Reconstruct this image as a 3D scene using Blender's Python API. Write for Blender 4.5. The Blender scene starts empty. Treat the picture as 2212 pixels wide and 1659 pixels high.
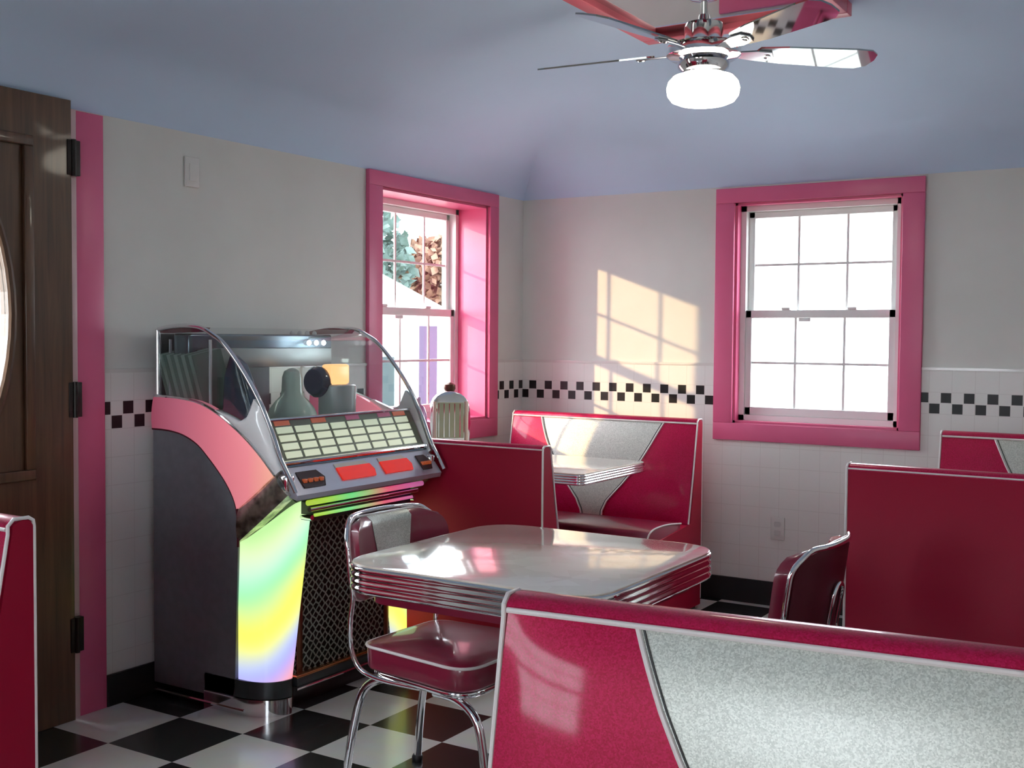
import bpy, bmesh, math, random
from mathutils import Vector, Matrix
random.seed(7)
R = math.radians
scene = bpy.context.scene
COL = scene.collection

# ------------------------------------------------------------------ camera
FPX, PITCH, ROLL, YAW = 2456.8, 0.0408, 0.0078, 0.5578
CAM = Vector((3.3993, -5.557, 1.3463))
fw = Vector((-math.sin(YAW)*math.cos(PITCH), math.cos(YAW)*math.cos(PITCH), -math.sin(PITCH)))
rt = Vector((math.cos(YAW), math.sin(YAW), 0))
up = rt.cross(fw)
rt2 = rt*math.cos(ROLL) + up*math.sin(ROLL)
up2 = up*math.cos(ROLL) - rt*math.sin(ROLL)
cd = bpy.data.cameras.new('camera'); cam = bpy.data.objects.new('camera', cd); COL.objects.link(cam)
M4 = Matrix.Identity(4)
for i in range(3):
    M4[i][0] = rt2[i]; M4[i][1] = up2[i]; M4[i][2] = -fw[i]; M4[i][3] = CAM[i]
cam.matrix_world = M4
cd.sensor_width = 36; cd.lens = 36*FPX/2212; cd.clip_start = .02; cd.clip_end = 300
scene.camera = cam

# ------------------------------------------------------------------ world, sun, exposure
w = bpy.data.worlds.new('sky'); scene.world = w; w.use_nodes = True
nt = w.node_tree; bg = nt.nodes['Background']
bg.inputs['Color'].default_value = (0.86, 0.93, 1.0, 1); bg.inputs['Strength'].default_value = 8.0
sd = bpy.data.lights.new('sun', 'SUN'); sun = bpy.data.objects.new('sun', sd); COL.objects.link(sun)
sd.energy = 3.1; sd.color = (1.0, 0.67, 0.34); sd.angle = R(0.9)
sun.rotation_euler = Vector((1, .81, -.358)).to_track_quat('-Z', 'Y').to_euler()
scene.view_settings.view_transform = 'Standard'
scene.view_settings.look = 'None'
scene.view_settings.gamma = 1
scene.view_settings.use_curve_mapping = False
scene.view_settings.exposure = 0.80
try:
    scene.cycles.use_denoising = True; scene.cycles.caustics_reflective = False
    scene.cycles.max_bounces = 10; scene.cycles.diffuse_bounces = 6; scene.cycles.glossy_bounces = 6
    scene.cycles.transparent_max_bounces = 16
except Exception:
    pass

# ------------------------------------------------------------------ materials
def mat(name, col, rough=.5, metal=0, coat=0, emit=None, estr=0, spec=.5):
    m = bpy.data.materials.new(name); m.use_nodes = True
    b = m.node_tree.nodes['Principled BSDF']
    b.inputs['Base Color'].default_value = (*col, 1); b.inputs['Roughness'].default_value = rough
    b.inputs['Metallic'].default_value = metal; b.inputs['Coat Weight'].default_value = coat
    b.inputs['Coat Roughness'].default_value = .06; b.inputs['Specular IOR Level'].default_value = spec
    if emit: b.inputs['Emission Color'].default_value = (*emit, 1); b.inputs['Emission Strength'].default_value = estr
    return m
def N(m, t, **kw):
    n = m.node_tree.nodes.new(t)
    for k, v in kw.items(): setattr(n, k, v)
    return n
def L(m, a, b): m.node_tree.links.new(a, b)
def bsdf(m): return m.node_tree.nodes['Principled BSDF']
def math_node(m, op, a, b=None):
    n = N(m, 'ShaderNodeMath', operation=op)
    for i, v in enumerate((a, b)):
        if v is None: continue
        if isinstance(v, (int, float)): n.inputs[i].default_value = v
        else: L(m, v, n.inputs[i])
    return n.outputs[0]
def noisy(m, col_a, col_b, scale, det=3):
    tc = N(m, 'ShaderNodeTexCoord'); nz = N(m, 'ShaderNodeTexNoise'); nz.inputs['Scale'].default_value = scale; nz.inputs['Detail'].default_value = det
    cr = N(m, 'ShaderNodeValToRGB'); cr.color_ramp.elements[0].color = (*col_a, 1); cr.color_ramp.elements[1].color = (*col_b, 1)
    cr.color_ramp.elements[0].position = .35; cr.color_ramp.elements[1].position = .65
    L(m, tc.outputs['Object'], nz.inputs['Vector']); L(m, nz.outputs['Fac'], cr.inputs['Fac']); L(m, cr.outputs['Color'], bsdf(m).inputs['Base Color'])
    return m

S = 0.0509           # side of one small checker tile
ZC = 1.1065          # top of the checker band
FT = 0.3048          # floor tile
OX, OY = 0.3209, -3.1202
WALLC = (.66, .64, .60)
m_wall = noisy(mat('wall_paint', WALLC, .75), (.69, .695, .65), (.73, .735, .69), 3)
m_ceil = noisy(mat('ceiling_paint', (.58, .75, .96), .8), (.57, .74, .95), (.59, .76, .97), 2)
m_pink = noisy(mat('pink_gloss_paint', (.72, .13, .27), .35), (.70, .125, .26), (.74, .14, .28), 4)
m_white = mat('white_vinyl_frame', (.8, .8, .78), .35)
m_plate = mat('plate_plastic', (.72, .71, .67), .4)
m_chrome = mat('chrome', (.82, .82, .84), .08, 1)
m_chrome_d = mat('brushed_metal', (.55, .56, .58), .28, 1)
m_black = mat('black_rubber', (.012, .012, .014), .45)
m_pipe = mat('white_piping', (.82, .76, .74), .35, 0, .4)
m_wood = None

def tile_material(name, axis):
    """white glazed tile with a two-row band of small black and white checks; grout lines faint"""
    m = mat(name, (.79, .79, .75), .32, 0, 0, spec=.3)
    tc = N(m, 'ShaderNodeTexCoord'); sp = N(m, 'ShaderNodeSeparateXYZ'); L(m, tc.outputs['Object'], sp.inputs[0])
    u = sp.outputs[axis]; z = sp.outputs['Z']
    uu = math_node(m, 'DIVIDE', u, S)
    zz = math_node(m, 'DIVIDE', math_node(m, 'SUBTRACT', z, ZC-2*S), S)
    # band checks
    fu = math_node(m, 'FLOOR', uu); fz = math_node(m, 'FLOOR', zz)
    par = math_node(m, 'FLOORED_MODULO', math_node(m, 'ADD', fu, fz), 2)
    par = math_node(m, 'LESS_THAN', par, .5)
    inb = math_node(m, 'MULTIPLY', math_node(m, 'GREATER_THAN', zz, 0.0), math_node(m, 'LESS_THAN', zz, 2.0))
    # thin white joint round each check
    def edge(v, wd):
        f = math_node(m, 'FRACT', v)
        return math_node(m, 'MULTIPLY', math_node(m, 'GREATER_THAN', f, wd), math_node(m, 'LESS_THAN', f, 1-wd))
    blk = math_node(m, 'MULTIPLY', math_node(m, 'MULTIPLY', par, inb), math_node(m, 'MULTIPLY', edge(uu, .045), edge(zz, .045)))
    # large tile grout
    g = math_node(m, 'MULTIPLY', edge(math_node(m, 'DIVIDE', uu, 2), .012), edge(math_node(m, 'DIVIDE', zz, 2), .012))
    mix1 = N(m, 'ShaderNodeMix', data_type='RGBA'); L(m, g, mix1.inputs[0])
    mix1.inputs[6].default_value = (.69, .68, .64, 1); mix1.inputs[7].default_value = (.79, .79, .75, 1)
    mix2 = N(m, 'ShaderNodeMix', data_type='RGBA'); L(m, blk, mix2.inputs[0]); L(m, mix1.outputs[2], mix2.inputs[6])
    mix2.inputs[7].default_value = (.012, .012, .012, 1)
    L(m, mix2.outputs[2], bsdf(m).inputs['Base Color'])
    return m
m_tile_x = tile_material('wall_tile_back', 'X')
m_tile_y = tile_material('wall_tile_left', 'Y')

m_floor = mat('checker_floor', (.5, .5, .5), .24, 0, .15)
def _floor():
    m = m_floor
    tc = N(m, 'ShaderNodeTexCoord'); mp = N(m, 'ShaderNodeMapping'); ck = N(m, 'ShaderNodeTexChecker')
    mp.inputs['Location'].default_value = (-OX/FT, -OY/FT, .5); mp.inputs['Scale'].default_value = (1/FT, 1/FT, 1)
    ck.inputs['Scale'].default_value = 1
    ck.inputs['Color1'].default_value = (.78, .77, .74, 1); ck.inputs['Color2'].default_value = (.022, .024, .026, 1)
    nz = N(m, 'ShaderNodeTexNoise'); nz.inputs['Scale'].default_value = 9; nz.inputs['Detail'].default_value = 6
    mx = N(m, 'ShaderNodeMix', data_type='RGBA', blend_type='MULTIPLY'); mx.inputs[0].default_value = .22
    L(m, tc.outputs['Object'], mp.inputs[0]); L(m, mp.outputs[0], ck.inputs['Vector']); L(m, tc.outputs['Object'], nz.inputs['Vector'])
    L(m, ck.outputs['Color'], mx.inputs[6]); L(m, nz.outputs['Color'], mx.inputs[7]); L(m, mx.outputs[2], bsdf(m).inputs['Base Color'])
_floor()

def vinyl(name, ca, cb, metal, rough, cell, coat=1, crough=.05):
    m = mat(name, ca, rough, metal, coat); bsdf(m).inputs['Coat Roughness'].default_value = crough
    tc = N(m, 'ShaderNodeTexCoord'); v = N(m, 'ShaderNodeTexVoronoi'); v.inputs['Scale'].default_value = cell
    sp = N(m, 'ShaderNodeSeparateColor'); cr = N(m, 'ShaderNodeValToRGB')
    cr.color_ramp.elements[0].color = (*ca, 1); cr.color_ramp.elements[1].color = (*cb, 1)
    L(m, tc.outputs['Object'], v.inputs['Vector']); L(m, v.outputs['Color'], sp.inputs[0]); L(m, sp.outputs[0], cr.inputs['Fac'])
    L(m, cr.outputs['Color'], bsdf(m).inputs['Base Color'])
    return m
m_red = vinyl('red_sparkle_vinyl', (.37, .003, .035), (.55, .007, .085), .15, .42, 420, .35, .08)
m_red_plain = mat('maroon_vinyl', (.23, .012, .04), .35, 0, .6)
m_red_back = mat('red_back_vinyl', (.36, .005, .032), .45, 0, 0, spec=.22)
bsdf(m_red).inputs['Specular IOR Level'].default_value = .2
m_silver = vinyl('silver_sparkle_vinyl', (.42, .44, .39), (.70, .72, .65), .3, .42, 480, .5, .22)

m_lam = mat('cream_cracked_ice_laminate', (.80, .76, .68), .10, 0, .8)
def _lam():
    m = m_lam
    tc = N(m, 'ShaderNodeTexCoord'); v = N(m, 'ShaderNodeTexVoronoi'); v.inputs['Scale'].default_value = 16
    sp = N(m, 'ShaderNodeSeparateColor'); cr = N(m, 'ShaderNodeValToRGB')
    cr.color_ramp.elements[0].color = (.78, .71, .60, 1); cr.color_ramp.elements[1].color = (.88, .82, .71, 1)
    L(m, tc.outputs['Object'], v.inputs['Vector']); L(m, v.outputs['Color'], sp.inputs[0]); L(m, sp.outputs[0], cr.inputs['Fac']); L(m, cr.outputs['Color'], bsdf(m).inputs['Base Color'])
_lam()

def thin_glass(name, tint=(1, 1, 1), k=1.0):
    m = bpy.data.materials.new(name); m.use_nodes = True; t = m.node_tree; t.nodes.clear()
    o = t.nodes.new('ShaderNodeOutputMaterial'); mx = t.nodes.new('ShaderNodeMixShader')
    tr = t.nodes.new('ShaderNodeBsdfTransparent'); tr.inputs[0].default_value = (*tint, 1)
    gl = t.nodes.new('ShaderNodeBsdfGlossy'); gl.inputs['Roughness'].default_value = .02
    lw = t.nodes.new('ShaderNodeLayerWeight'); lw.inputs[0].default_value = .5
    pw = t.nodes.new('ShaderNodeMath'); pw.operation = 'POWER'; pw.inputs[1].default_value = 5
    mu = t.nodes.new('ShaderNodeMath'); mu.operation = 'MULTIPLY_ADD'; mu.inputs[1].default_value = .9*k; mu.inputs[2].default_value = .035*k; mu.use_clamp = True
    t.links.new(lw.outputs['Facing'], pw.inputs[0]); t.links.new(pw.outputs[0], mu.inputs[0]); t.links.new(mu.outputs[0], mx.inputs[0])
    t.links.new(tr.outputs[0], mx.inputs[1]); t.links.new(gl.outputs[0], mx.inputs[2]); t.links.new(mx.outputs[0], o.inputs[0])
    return m
m_glass = thin_glass('window_glass', (.97, .98, .98), .8)
m_dome = thin_glass('dome_glass', (.90, .93, .93), 1.3)

def wood_material(name, a, b):
    m = mat(name, a, .4, 0, .2)
    tc = N(m, 'ShaderNodeTexCoord'); mp = N(m, 'ShaderNodeMapping'); mp.inputs['Scale'].default_value = (14, 14, .9)
    nz = N(m, 'ShaderNodeTexNoise'); nz.inputs['Scale'].default_value = 3; nz.inputs['Detail'].default_value = 8; nz.inputs['Distortion'].default_value = .6
    cr = N(m, 'ShaderNodeValToRGB'); cr.color_ramp.elements[0].color = (*a, 1); cr.color_ramp.elements[1].color = (*b, 1)
    cr.color_ramp.elements[0].position = .3; cr.color_ramp.elements[1].position = .7
    L(m, tc.outputs['Object'], mp.inputs[0]); L(m, mp.outputs[0], nz.inputs['Vector']); L(m, nz.outputs['Fac'], cr.inputs['Fac']); L(m, cr.outputs['Color'], bsdf(m).inputs['Base Color'])
    return m
m_wood = wood_material('dark_oak', (.055, .026, .012), (.13, .062, .028))

# ------------------------------------------------------------------ mesh helpers
class MB:
    def __init__(s): s.bm = bmesh.new()
    def box(s, x0, x1, y0, y1, z0, z1, bev=0):
        v = [s.bm.verts.new(p) for p in ((x0,y0,z0),(x1,y0,z0),(x1,y1,z0),(x0,y1,z0),(x0,y0,z1),(x1,y0,z1),(x1,y1,z1),(x0,y1,z1))]
        fs = [s.bm.faces.new([v[i] for i in f]) for f in ((3,2,1,0),(4,5,6,7),(0,1,5,4),(1,2,6,5),(2,3,7,6),(3,0,4,7))]
        if bev:
            es = list({e for f in fs for e in f.edges})
            bmesh.ops.bevel(s.bm, geom=es, offset=bev, segments=3, profile=.5, affect='EDGES')
        return s
    def prism(s, pts, axis, a, b, bev=0):
        """polygon pts (p,q) extruded from a to b along axis: 'x' -> (y,z), 'y' -> (x,z), 'z' -> (x,y)"""
        def mk(p, q, t): return {'x': (t, p, q), 'y': (p, t, q), 'z': (p, q, t)}[axis]
        A = [s.bm.verts.new(mk(p, q, a)) for p, q in pts]; B = [s.bm.verts.new(mk(p, q, b)) for p, q in pts]
        n = len(pts); fs = [s.bm.faces.new(A), s.bm.faces.new(B[::-1])]
        for i in range(n): fs.append(s.bm.faces.new((A[i], B[i], B[(i+1) % n], A[(i+1) % n])))
        if bev:
            es = [e for f in fs[:2] for e in f.edges]
            bmesh.ops.bevel(s.bm, geom=es, offset=bev, segments=3, profile=.5, affect='EDGES')
        return s
    def tube(s, pts, r, seg=10, closed=False, caps=True):
        P = [Vector(p) for p in pts]; n = len(P); rings = []; prev = None
        for i in range(n):
            if closed: d = P[(i+1) % n] - P[i-1]
            else: d = P[min(i+1, n-1)] - P[max(i-1, 0)]
            d.normalize()
            if prev is None:
                a = Vector((0, 0, 1)) if abs(d.z) < .9 else Vector((1, 0, 0)); u = d.cross(a).normalized()
            else:
                u = (prev - d*prev.dot(d)); u = u.normalized() if u.length > 1e-6 else d.orthogonal().normalized()
            prev = u; v = d.cross(u); rr = r[i] if isinstance(r, (list, tuple)) else r
            rings.append([s.bm.verts.new(P[i] + (u*math.cos(t) + v*math.sin(t))*rr) for t in (2*math.pi*k/seg for k in range(seg))])
        for i in range(n if closed else n-1):
            A, B = rings[i], rings[(i+1) % n]
            for k in range(seg): s.bm.faces.new((A[k], A[(k+1) % seg], B[(k+1) % seg], B[k]))
        if caps and not closed: s.bm.faces.new(rings[0][::-1]); s.bm.faces.new(rings[-1])
        return s
    def lathe(s, prof, c=(0, 0, 0), seg=32, axis='z'):
        rings = []
        for r, h in prof:
            ring = []
            for k in range(seg):
                t = 2*math.pi*k/seg; a, b = r*math.cos(t), r*math.sin(t)
                p = {'z': (a, b, h), 'x': (h, a, b), 'y': (a, h, b)}[axis]
                ring.append(s.bm.verts.new((p[0]+c[0], p[1]+c[1], p[2]+c[2])))
            rings.append(ring)
        for A, B in zip(rings, rings[1:]):
            for k in range(seg): s.bm.faces.new((A[k], A[(k+1) % seg], B[(k+1) % seg], B[k]))
        s.bm.faces.new(rings[0][::-1]); s.bm.faces.new(rings[-1])
        return s
    def grid(s, rows, thick=None, close=False):
        """rows of points -> sheet; thick = offset vector function for a solid"""
        V = [[s.bm.verts.new(p) for p in r] for r in rows]
        for i in range(len(V)-1):
            for j in range(len(V[0])-1): s.bm.faces.new((V[i][j], V[i][j+1], V[i+1][j+1], V[i+1][j]))
        return s

def link(name, mb, m, parent=None, smooth=True, angle=40):
    bm = mb.bm; bmesh.ops.remove_doubles(bm, verts=bm.verts, dist=1e-6)
    bmesh.ops.recalc_face_normals(bm, faces=bm.faces)
    if smooth:
        for f in bm.faces: f.smooth = True
        for e in bm.edges:
            if len(e.link_faces) == 2 and e.calc_face_angle(0) > R(angle): e.smooth = False
    me = bpy.data.meshes.new(name); bm.to_mesh(me); bm.free()
    if m is not None:
        for q in (m if isinstance(m, (list, tuple)) else [m]): me.materials.append(q)
    o = bpy.data.objects.new(name, me); COL.objects.link(o)
    if parent: o.parent = parent
    return o
def thing(name, label, cat, loc=(0, 0, 0), rz=0, group=None):
    o = bpy.data.objects.new(name, None); COL.objects.link(o); o.location = loc; o.rotation_euler = (0, 0, rz)
    o.empty_display_size = .1
    o['label'] = label; o['category'] = cat
    if group: o['group'] = group
    return o
def tag(o, label, cat, group=None, kind=None):
    o['label'] = label; o['category'] = cat
    if group: o['group'] = group
    if kind: o['kind'] = kind
    return o
def struct(name, mb, m, label=None, smooth=False):
    o = link(name, mb, m, None, smooth); o['kind'] = 'structure'; o['label'] = label or name; o['category'] = name.split('_')[0]
    return o
def rounded(x0, x1, y0, y1, r, n=8, r4=None):
    rs = r4 or (r, r, r, r); pts = []
    for (cx, cy, a0), rr in zip((((x1), (y1), 0), ((x0), (y1), 90), ((x0), (y0), 180), ((x1), (y0), 270)), rs):
        ccx = cx - rr if cx == x1 else cx + rr; ccy = cy - rr if cy == y1 else cy + rr
        for k in range(n+1):
            a = R(a0 + 90*k/n); pts.append((ccx + rr*math.cos(a), ccy + rr*math.sin(a)))
    return pts
def smooth_path(pts, n=6):
    """Catmull-Rom through pts"""
    P = [Vector(p) for p in pts]; out = []
    for i in range(len(P)-1):
        a = P[max(i-1, 0)]; b = P[i]; c = P[i+1]; d = P[min(i+2, len(P)-1)]
        for k in range(n):
            t = k/n
            out.append(.5*((2*b) + (c-a)*t + (2*a-5*b+4*c-d)*t*t + (-a+3*b-3*c+d)*t**3))
    out.append(P[-1]); return out

# ------------------------------------------------------------------ room shell
RX, RY, ZW = 3.72, -6.7, 2.125
def wall_pieces(mb, a0, a1, z0, z1, holes, put):
    """solid pieces of a wall from a0..a1, z0..z1 round rectangular holes (h0,h1,hz0,hz1)"""
    cur = a0
    for h0, h1, hz0, hz1 in sorted(holes):
        if h0 > cur: put(mb, cur, h0, z0, z1)
        if hz0 > z0: put(mb, h0, h1, z0, hz0)
        if hz1 < z1: put(mb, h0, h1, hz1, z1)
        cur = h1
    if cur < a1: put(mb, cur, a1, z0, z1)
# openings
W1 = (-1.304, -.374, .905, 2.055)     # left wall, along y
W2 = (1.272, 2.105, .918, 2.04)       # back wall, along x
W3 = (.80, 1.70, .85, 1.80)
D1 = (-3.93, -3.03, 0.0, 2.15)        # door
TW = .30
mb = MB(); wall_pieces(mb, RY, 0, 0, 2.3, [W1, D1], lambda m, a, b, c, d: m.box(-TW, 0, a, b, c, d)); struct('wall_left', mb, m_wall, 'pale wall with the jukebox, door and left window')
mb = MB(); wall_pieces(mb, -TW, RX+TW, 0, 2.3, [W2], lambda m, a, b, c, d: m.box(a, b, 0, TW*.6, c, d)); struct('wall_back', mb, m_wall, 'pale far wall with the right window')
mb = MB(); wall_pieces(mb, RY, 0, 0, 2.3, [], lambda m, a, b, c, d: m.box(RX, RX+.2, a, b, c, d)); struct('wall_right', mb, m_wall, 'pale right wall')
mb = MB(); wall_pieces(mb, -TW, RX+TW, 0, 2.3, [W3, (2.35, 3.25, .85, 1.80)], lambda m, a, b, c, d: m.box(a, b, RY-.2, RY, c, d)); struct('wall_front', mb, m_wall, 'pale wall behind the camera')
mb = MB(); mb.box(-TW, RX+.2, RY-.2, .2, -.1, 0); struct('floor', mb, m_floor, 'black and white checkerboard tile floor')
# coved ceiling
mb = MB()
cove = [(0, ZW), (.05, 2.19), (.13, 2.27), (.26, 2.36), (.45, 2.44), (.7, 2.50), (1.0, 2.55), (1.3, 2.58), (1.55, 2.585)]
rings = []
for d, z in cove:
    x0, x1, y0, y1 = d, RX-d, RY+d, -d
    rings.append([mb.bm.verts.new(p) for p in ((x0, y1, z), (x1, y1, z), (x1, y0, z), (x0, y0, z))])
for A, B in zip(rings, rings[1:]):
    for k in range(4): mb.bm.faces.new((A[k], A[(k+1) % 4], B[(k+1) % 4], B[k]))
mb.bm.faces.new(rings[-1])
# upper skin so the ceiling is a solid shell
top = [mb.bm.verts.new(p) for p in ((0, 0, 2.75), (RX, 0, 2.75), (RX, RY, 2.75), (0, RY, 2.75))]
mb.bm.faces.new(top)
for k in range(4): mb.bm.faces.new((rings[0][k], rings[0][(k+1) % 4], top[(k+1) % 4], top[k]))
struct('ceiling', mb, m_ceil, 'pale blue coved ceiling', smooth=True)

# tiled wainscot (8 mm proud) and its cap
C1 = (W1[0]-.105, W1[1]+.085, .807, 2.125); C2 = (1.172, 2.205, .83, 2.115); CD = (-3.99, -2.885, 0, 2.13)
mb = MB(); wall_pieces(mb, RY, 0, 0, 1.21, [C1, (CD[0]-.04, CD[1], 0, 1.21)], lambda m, a, b, c, d: m.box(0, .008, a, b, c, d)); struct('trim_1', mb, m_tile_y, 'white tiled wainscot with checker band, left wall')
mb = MB(); wall_pieces(mb, 0.008, RX, 0, 1.21, [C2], lambda m, a, b, c, d: m.box(a, b, -.008, 0, c, d)); struct('trim_2', mb, m_tile_x, 'white tiled wainscot with checker band, far wall')
mb = MB()
for a, b in ((CD[1], C1[0]), (C1[1], -.012)): mb.box(0, .012, a, b, 1.21, 1.222)
for a, b in ((0, C2[0]), (C2[1], RX)): mb.box(a, b, -.012, 0, 1.21, 1.222)
struct('trim_3', mb, mat('tile_cap', (.74, .72, .68), .2, 0, .3), 'glazed cap on the wainscot')
mb = MB(); wall_pieces(mb, RY, 0, 0, 1.21, [], lambda m, a, b, c, d: m.box(RX-.008, RX, a, b, c, d)); struct('trim_4', mb, m_tile_y, 'tiled wainscot on the right wall')
# baseboards
mb = MB(); mb.box(.008, .022, CD[1], -.008, 0, .115, .003); mb.box(.008, .022, RY, CD[0]-.04, 0, .115, .003); struct('baseboard_left', mb, m_black, 'black baseboard along the left wall')
mb = MB(); mb.box(.022, RX, -.022, -.008, 0, .122, .003); struct('baseboard_back', mb, m_black, 'black baseboard along the far wall')
mb = MB(); mb.box(RX-.022, RX-.008, RY, -.022, 0, .122, .003); struct('baseboard_right', mb, m_black, 'black baseboard along the right wall')

# ------------------------------------------------------------------ windows
def window(idx, label, width, z0, z1, loc, rz, depth, muntins, casing, reveal_to):
    """local: x along the wall 0..width, y outward, z up; room side at y=0"""
    root = bpy.data.objects.new('window_%d' % idx, None); COL.objects.link(root); root.location = loc; root.rotation_euler = (0, 0, rz)
    root['kind'] = 'structure'; root['label'] = label; root['category'] = 'window'
    cl, cr_, cb, ct = casing
    b = MB(); t = .022
    b.box(-cl, width+cr_, -t, 0, z1, z1+ct, .003); b.box(-cl, width+cr_, -t, 0, z0-cb, z0, .003)
    b.box(-cl, 0, -t, 0, z0, z1, .003); b.box(width, width+cr_, -t, 0, z0, z1, .003)
    link('window_casing', b, m_pink, root)
    b = MB(); q = .012
    b.box(0, q, 0, reveal_to, z0, z1); b.box(width-q, width, 0, reveal_to, z0, z1); b.box(0, width, 0, reveal_to, z1-q, z1); b.box(0, width, 0, reveal_to, z0, z0+q)
    link('window_reveal', b, m_pink, root)
    # white vinyl frame, upper sash (outer) and lower sash (inner)
    zm = (z0+z1)/2 - .005
    y0 = depth-.035
    b = MB(); f = .028
    b.box(q, q+f, y0, y0+.075, z0+q, z1-q); b.box(width-q-f, width-q, y0, y0+.075, z0+q, z1-q)
    b.box(q, width-q, y0, y0+.075, z1-q-f, z1-q); b.box(q, width-q, y0, y0+.075, z0+q, z0+q+f)
    link('window_frame', b, m_white, root)
    X0, X1, Z0, Z1 = q+f, width-q-f, z0+q+f, z1-q-f; st = .032
    for nm, ya, yb, za, zb in (('upper_sash', depth+.005, depth+.032, zm-.018, Z1), ('lower_sash', depth-.027, depth, Z0, zm+.022)):
        b = MB()
        b.box(X0, X0+st, ya, yb, za, zb, .003); b.box(X1-st, X1, ya, yb, za, zb, .003)
        b.box(X0, X1, ya, yb, zb-(.04 if nm[0] == 'l' else st), zb, .003); b.box(X0, X1, ya, yb, za, za+(.04 if nm[0] == 'u' else st+.01), .003)
        s = link(nm, b, m_white, root)
        b = MB(); ym = (ya+yb)/2; mw = .006
        for mx in muntins: b.box(mx-mw, mx+mw, ym-.004, ym+.004, za+.02, zb-.02)
        zc = (za+zb)/2 + (.0 if nm[0] == 'u' else 0)
        b.box(X0+.02, X1-.02, ym-.0045, ym+.0045, zc-mw, zc+mw)
        link('muntins', b, m_white, s)
        b = MB(); b.box(X0+st-.004, X1-st+.004, ym-.001, ym+.001, za+st-.004, zb-st+.004); link('pane', b, m_glass, s)
    b = MB()
    for lx in (.30, .70):
        b.box(width*lx-.022, width*lx+.022, depth-.03, depth-.002, zm+.022, zm+.036, .004)
    link('sash_lock', b, m_white, root)
    b = MB(); b.box(width*.42-.03, width*.42+.03, depth-.036, depth-.027, zm-.036, zm-.018, .003)
    link('sash_lift', b, m_white, root)
    return root
# left window: local x runs from the corner towards the camera, so rotate +90 deg about z with y outward = -x
def wy(y): return y - W1[0]
window(1, 'double hung window with deep sunlit pink reveal, behind the jukebox', W1[1]-W1[0], W1[2], W1[3], (0, W1[0], 0), R(90), .215,
       [wy(-.635), wy(-.885), wy(-1.135)], (.103, .085, .098, .07), .20)
w1 = bpy.data.objects['window_1']
b = MB()  # unseen shutter, added to keep the sun off the far window's casing
b.box(-.075, -.045, TW, TW+.30, W1[2]-.05, W1[3]+.05, .004)
for k in range(22): b.box(-.085, -.035, TW+.05, TW+.27, W1[2]+.02+.05*k, W1[2]+.03+.05*k)
link('sun_block_shutter', b, m_pink, w1)
window(2, 'double hung window with pink casing in the far wall', W2[1]-W2[0], W2[2], W2[3], (W2[0], 0, 0), 0, .085,
       [(W2[1]-W2[0])*.36, (W2[1]-W2[0])*.655], (.10, .10, .088, .075), .07)
def plain_window(idx, x0, x1):
    window(idx, 'unseen window in the wall behind the camera', x1-x0, W3[2], W3[3], (x1, RY, 0), R(180), .085, [(x1-x0)/3, (x1-x0)*2/3], (.1, .1, .09, .09), .07)
plain_window(3, W3[0], W3[1]); plain_window(4, 2.35, 3.25)  # second of these windows is added to brighten the nearest bench

# ------------------------------------------------------------------ door
dr = bpy.data.objects.new('door_1', None); COL.objects.link(dr); dr.location = (0, 0, 0)
dr['kind'] = 'structure'; dr['label'] = 'dark oak entrance door with oval glass'; dr['category'] = 'door'
YD0, YD1 = -3.925, -3.035
OVC, OVR = (-3.61, 1.41), (.335, .555)
b = MB()
def door_leaf():
    # leaf with an oval hole: ring of quads between oval and rectangle
    n = 48; zb, zt = .002, 2.143
    F, Bk = [], []
    for k in range(n):
        a = 2*math.pi*k/n; c, s_ = math.cos(a), math.sin(a)
        yi, zi = OVC[0]+OVR[0]*c, OVC[1]+OVR[1]*s_
        # rectangle point in the same direction
        tx = ((YD1-OVC[0])/c if c > 1e-6 else ((YD0-OVC[0])/c if c < -1e-6 else 1e9))
        tz = ((zt-OVC[1])/s_ if s_ > 1e-6 else ((zb-OVC[1])/s_ if s_ < -1e-6 else 1e9))
        t = min(tx, tz); F.append(((yi, zi), (OVC[0]+t*c, OVC[1]+t*s_)))
    vs = {}
    for side, x in (('f', .012), ('b', -.032)):
        vs[side] = [(b.bm.verts.new((x, *p)), b.bm.verts.new((x, *q))) for p, q in F]
    corners = [(YD1, zt), (YD0, zt), (YD0, zb), (YD1, zb)]
    cv = {s: [b.bm.verts.new((x, *c)) for c in corners] for s, x in (('f', .012), ('b', -.032))}
    for k in range(n):
        j = (k+1) % n
        for s in 'fb': b.bm.faces.new((vs[s][k][0], vs[s][k][1], vs[s][j][1], vs[s][j][0]))
        b.bm.faces.new((vs['f'][k][0], vs['f'][j][0], vs['b'][j][0], vs['b'][k][0]))
        pk, pj = F[k][1], F[j][1]
        if abs(pk[0]-pj[0]) > 1e-6 and abs(pk[1]-pj[1]) > 1e-6:
            ci = min(range(4), key=lambda i: abs(corners[i][0]-(pk[0]+pj[0])/2)+abs(corners[i][1]-(pk[1]+pj[1])/2))
            for s in 'fb': b.bm.faces.new((vs[s][k][1], cv[s][ci], vs[s][j][1]))
            b.bm.faces.new((vs['f'][k][1], cv['f'][ci], cv['b'][ci], vs['b'][k][1])); b.bm.faces.new((cv['f'][ci], vs['f'][j][1], vs['b'][j][1], cv['b'][ci]))
        else:
            b.bm.faces.new((vs['f'][k][1], vs['f'][j][1], vs['b'][j][1], vs['b'][k][1]))
door_leaf(); leaf = link('door_leaf', b, m_wood, dr, smooth=False); leaf.location.x = .030
def rect_ring(b, x0, x1, y0, y1, z0, z1, wd):
    b.box(x0, x1, y0, y1, z1-wd, z1, .004); b.box(x0, x1, y0, y1, z0, z0+wd, .004); b.box(x0, x1, y0, y0+wd, z0+wd, z1-wd, .004); b.box(x0, x1, y1-wd, y1, z0+wd, z1-wd, .004)
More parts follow.
